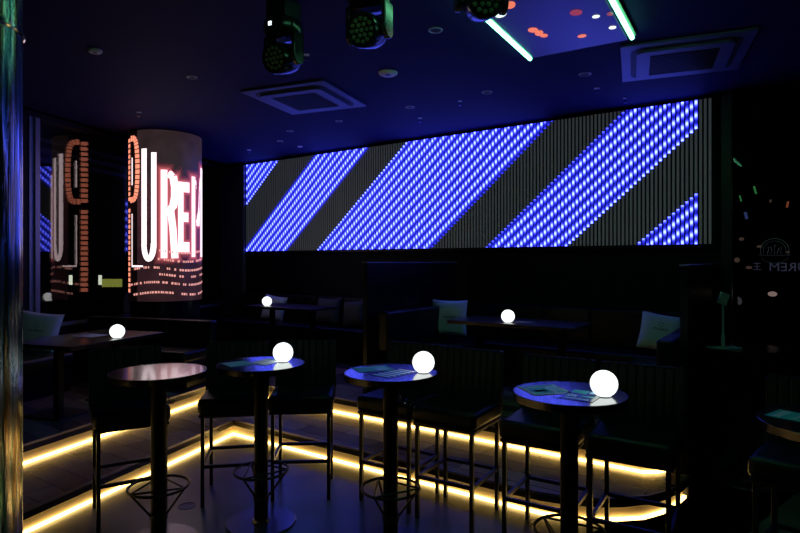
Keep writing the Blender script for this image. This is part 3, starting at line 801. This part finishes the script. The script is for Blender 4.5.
for px, lb in ((70, 'thin white lamp seen through the dark window, left one'), (99.5, 'thin white lamp seen through the dark window, beside the yellow sign')):
    x_, y_, z_ = outside(px, 280, 12)
    e_ = empty('street_lamp', (x_, y_, 0), 0, lb, 'street lamp', 'lamps outside the window')
    MB().box(-.025, .025, 0, .05, z_-.10, z_+.10).build('lamp_head', M['far_white'], e_, bevel=.004)
    MB().box(-.015, .015, .01, .04, 0, z_-.10).build('post', M['metal_black'], e_)
struct(MB().box(-14, -2.6, 11.2, 20, -.1, 0).build('ground', M['wall'], smooth=False))

# ================================================================= REFLECTIONS OF THE RIGHT GLASS, ADDED AS GLOWING SHAPES BEHIND IT
M['glint_green'] = mat('green_glint', (.2, .8, .3), .5, emis=(.08, .8, .22), es=1.1)
M['glint_blue'] = mat('blue_glint', (.3, .5, .9), .5, emis=(.12, .3, .9), es=.7)
M['glint_orange'] = mat('orange_glint', (.8, .5, .3), .5, emis=(.8, .35, .16), es=.8)
M['glint_dim'] = mat('dim_glint', (.5, .5, .4), .5, emis=(.5, .5, .4), es=.35)
M['glint_white'] = mat('white_glint', (.7, .7, .7), .5, emis=(.7, .75, .7), es=1.2)
def added_glint(px, py, wpx, hpx, tilt, m_, label, d=6.9, name='added_reflection', cat='added reflection', rnd=False):  # glowing shape added behind the glass in place of a reflection
    x_, y_, z_ = outside(px, py, d); e_ = empty(name, (x_, y_, z_), 0, label, cat, 'added reflections behind the dark glass wall')
    w_, h_ = wpx/575*d, hpx/575*d
    if rnd: MB().lathe([(w_/2*math.sin(math.pi*i/14), -h_/2*math.cos(math.pi*i/14)) for i in range(1, 14)], 20).build('glint_body', m_, e_)
    else: MB().cyl((0, 0, -h_/2), (0, 0, h_/2), w_/2, 14).build('glint_body', m_, e_).rotation_euler = (0, R(tilt), 0)
    MB().cyl((0, 0, h_/2), (0, 0, CEIL-z_), .004, 8).build('added_rod', M['metal_black'], e_)
added_glint(755, 190, 1.7, 8, -16, M['glint_green'], 'green streak added as a reflection beyond the right glass wall, upper one', name='added_streak_reflection', cat='tube light')
added_glint(740.5, 198.5, 1.3, 6, -16, M['glint_green'], 'small green streak added as a reflection beyond the right glass wall, lower one', name='added_streak_reflection', cat='tube light')
added_glint(746, 215.5, 2.6, 7, -14, M['glint_blue'], 'blue streak added as a reflection below the green ones beyond the glass')
added_glint(770.5, 201, 2.2, 3, 0, M['glint_dim'], 'faint round glint added as a reflection high beyond the glass, between the green streak and the orange one', rnd=True)
added_glint(787.5, 204.5, 1.8, 6, 12, M['glint_orange'], 'orange streak added as a reflection near the right edge beyond the glass')
added_glint(772.5, 294, 8, 5, 0, M['glint_white'], 'white round glint added as a reflection low beyond the glass', rnd=True)
added_glint(759.5, 246.5, 5, 2.4, 0, M['glint_dim'], 'small dim oval glint added as a reflection just left of the round emblem', rnd=True)
added_glint(749, 267.5, 5.5, 3, 0, M['glint_dim'], 'small dim oval glint added as a reflection left of the lettering beyond the glass', rnd=True)
added_glint(741.5, 239, 4.5, 3.4, 0, M['glint_dim'], 'small dim glint added as a reflection left of the emblem beyond the glass, upper', rnd=True)
added_glint(788, 252, 3.4, 2.2, 0, M['glint_dim'], 'small dim glint added as a reflection right of the round emblem', rnd=True)
added_glint(737, 260, 5, 5, 0, M['glint_dim'], 'dim warm glint added as a reflection beside the glass wall frame', rnd=True)
wallbox('wall_right', W(7.0, 9.6), (11.5, 4.2), 0, CEIL, .15, M['wall'])

# emblem and lettering on the glass
M['etch'] = mat('frosted_lettering', (.30, .34, .36), .5, emis=(.15, .19, .22), es=.05)
M['etch2'] = mat('violet_lettering', (.30, .30, .42), .5, emis=(.2, .18, .36), es=.08)
def glass_pt(px, py):
    kx = (px-400)/575; y = 6.605/(N.x*kx+N.y); return Vector((kx*y, y, CAMH-(py-262)/575*y))
c = glass_pt(774.5, 250.5)
e_ = empty('emblem', c, ANG_W, 'faint round emblem with a crest on the dark glass at right', 'emblem')
b_ = MB(); r_ = .115
pts = [(r_*math.cos(a), 0, r_*math.sin(a)) for a in [R(-20+220*i/40) for i in range(41)]]; b_.tube(pts, .003, 6)
pts = [(r_*.8*math.cos(a), 0, r_*.8*math.sin(a)) for a in [R(-20+220*i/40) for i in range(41)]]; b_.tube(pts, .002, 6)
b_.tube([(-.13, 0, -.045), (.13, 0, -.045)], .0025, 6)
pts = [(r_*1.05*math.cos(a), 0, -.03+r_*.8*math.sin(a)) for a in [R(205+130*i/30) for i in range(31)]]; b_.tube(pts, .002, 6)
b_.build('ring', M['etch'], e_)
b_ = MB()
b_.tube([(-.06, 0, -.03), (-.045, 0, .01), (-.055, 0, .03), (-.03, 0, .035), (-.02, 0, .0), (-.03, 0, -.03)], .004, 6)
b_.tube([(0, 0, -.035), (0, 0, .045), (.012, 0, .05)], .004, 6); b_.tube([(.02, 0, -.03), (.035, 0, .02), (.06, 0, .03), (.05, 0, -.01), (.055, 0, -.035)], .004, 6)
b_.build('crest', M['etch'], e_)
me = text_mesh('PUREM', .115)
for v in me.vertices: v.co = (-v.co.x*1.05, 0, v.co.y)
me.materials.clear(); me.materials.append(M['etch2'])
o = bpy.data.objects.new('glass_lettering', me); COL.objects.link(o); o.location = glass_pt(792, 267.5); o.rotation_euler = (0, 0, ANG_W)
o.modifiers.new('thick', 'SOLIDIFY').thickness = .003
tag(o, 'faint violet mirrored lettering on the dark glass under the emblem', 'lettering')
b_ = MB()
for z_, w_ in ((.03, .03), (0, .025), (-.03, .035)): b_.box(-w_, w_, -.002, .002, z_-.003, z_+.003)
b_.box(-.003, .003, -.002, .002, -.03, .04)
o = b_.build('glass_character', M['etch2']); o.location = glass_pt(757, 266.5); o.rotation_euler = (0, 0, ANG_W)
tag(o, 'faint single written character on the dark glass left of the lettering', 'lettering')
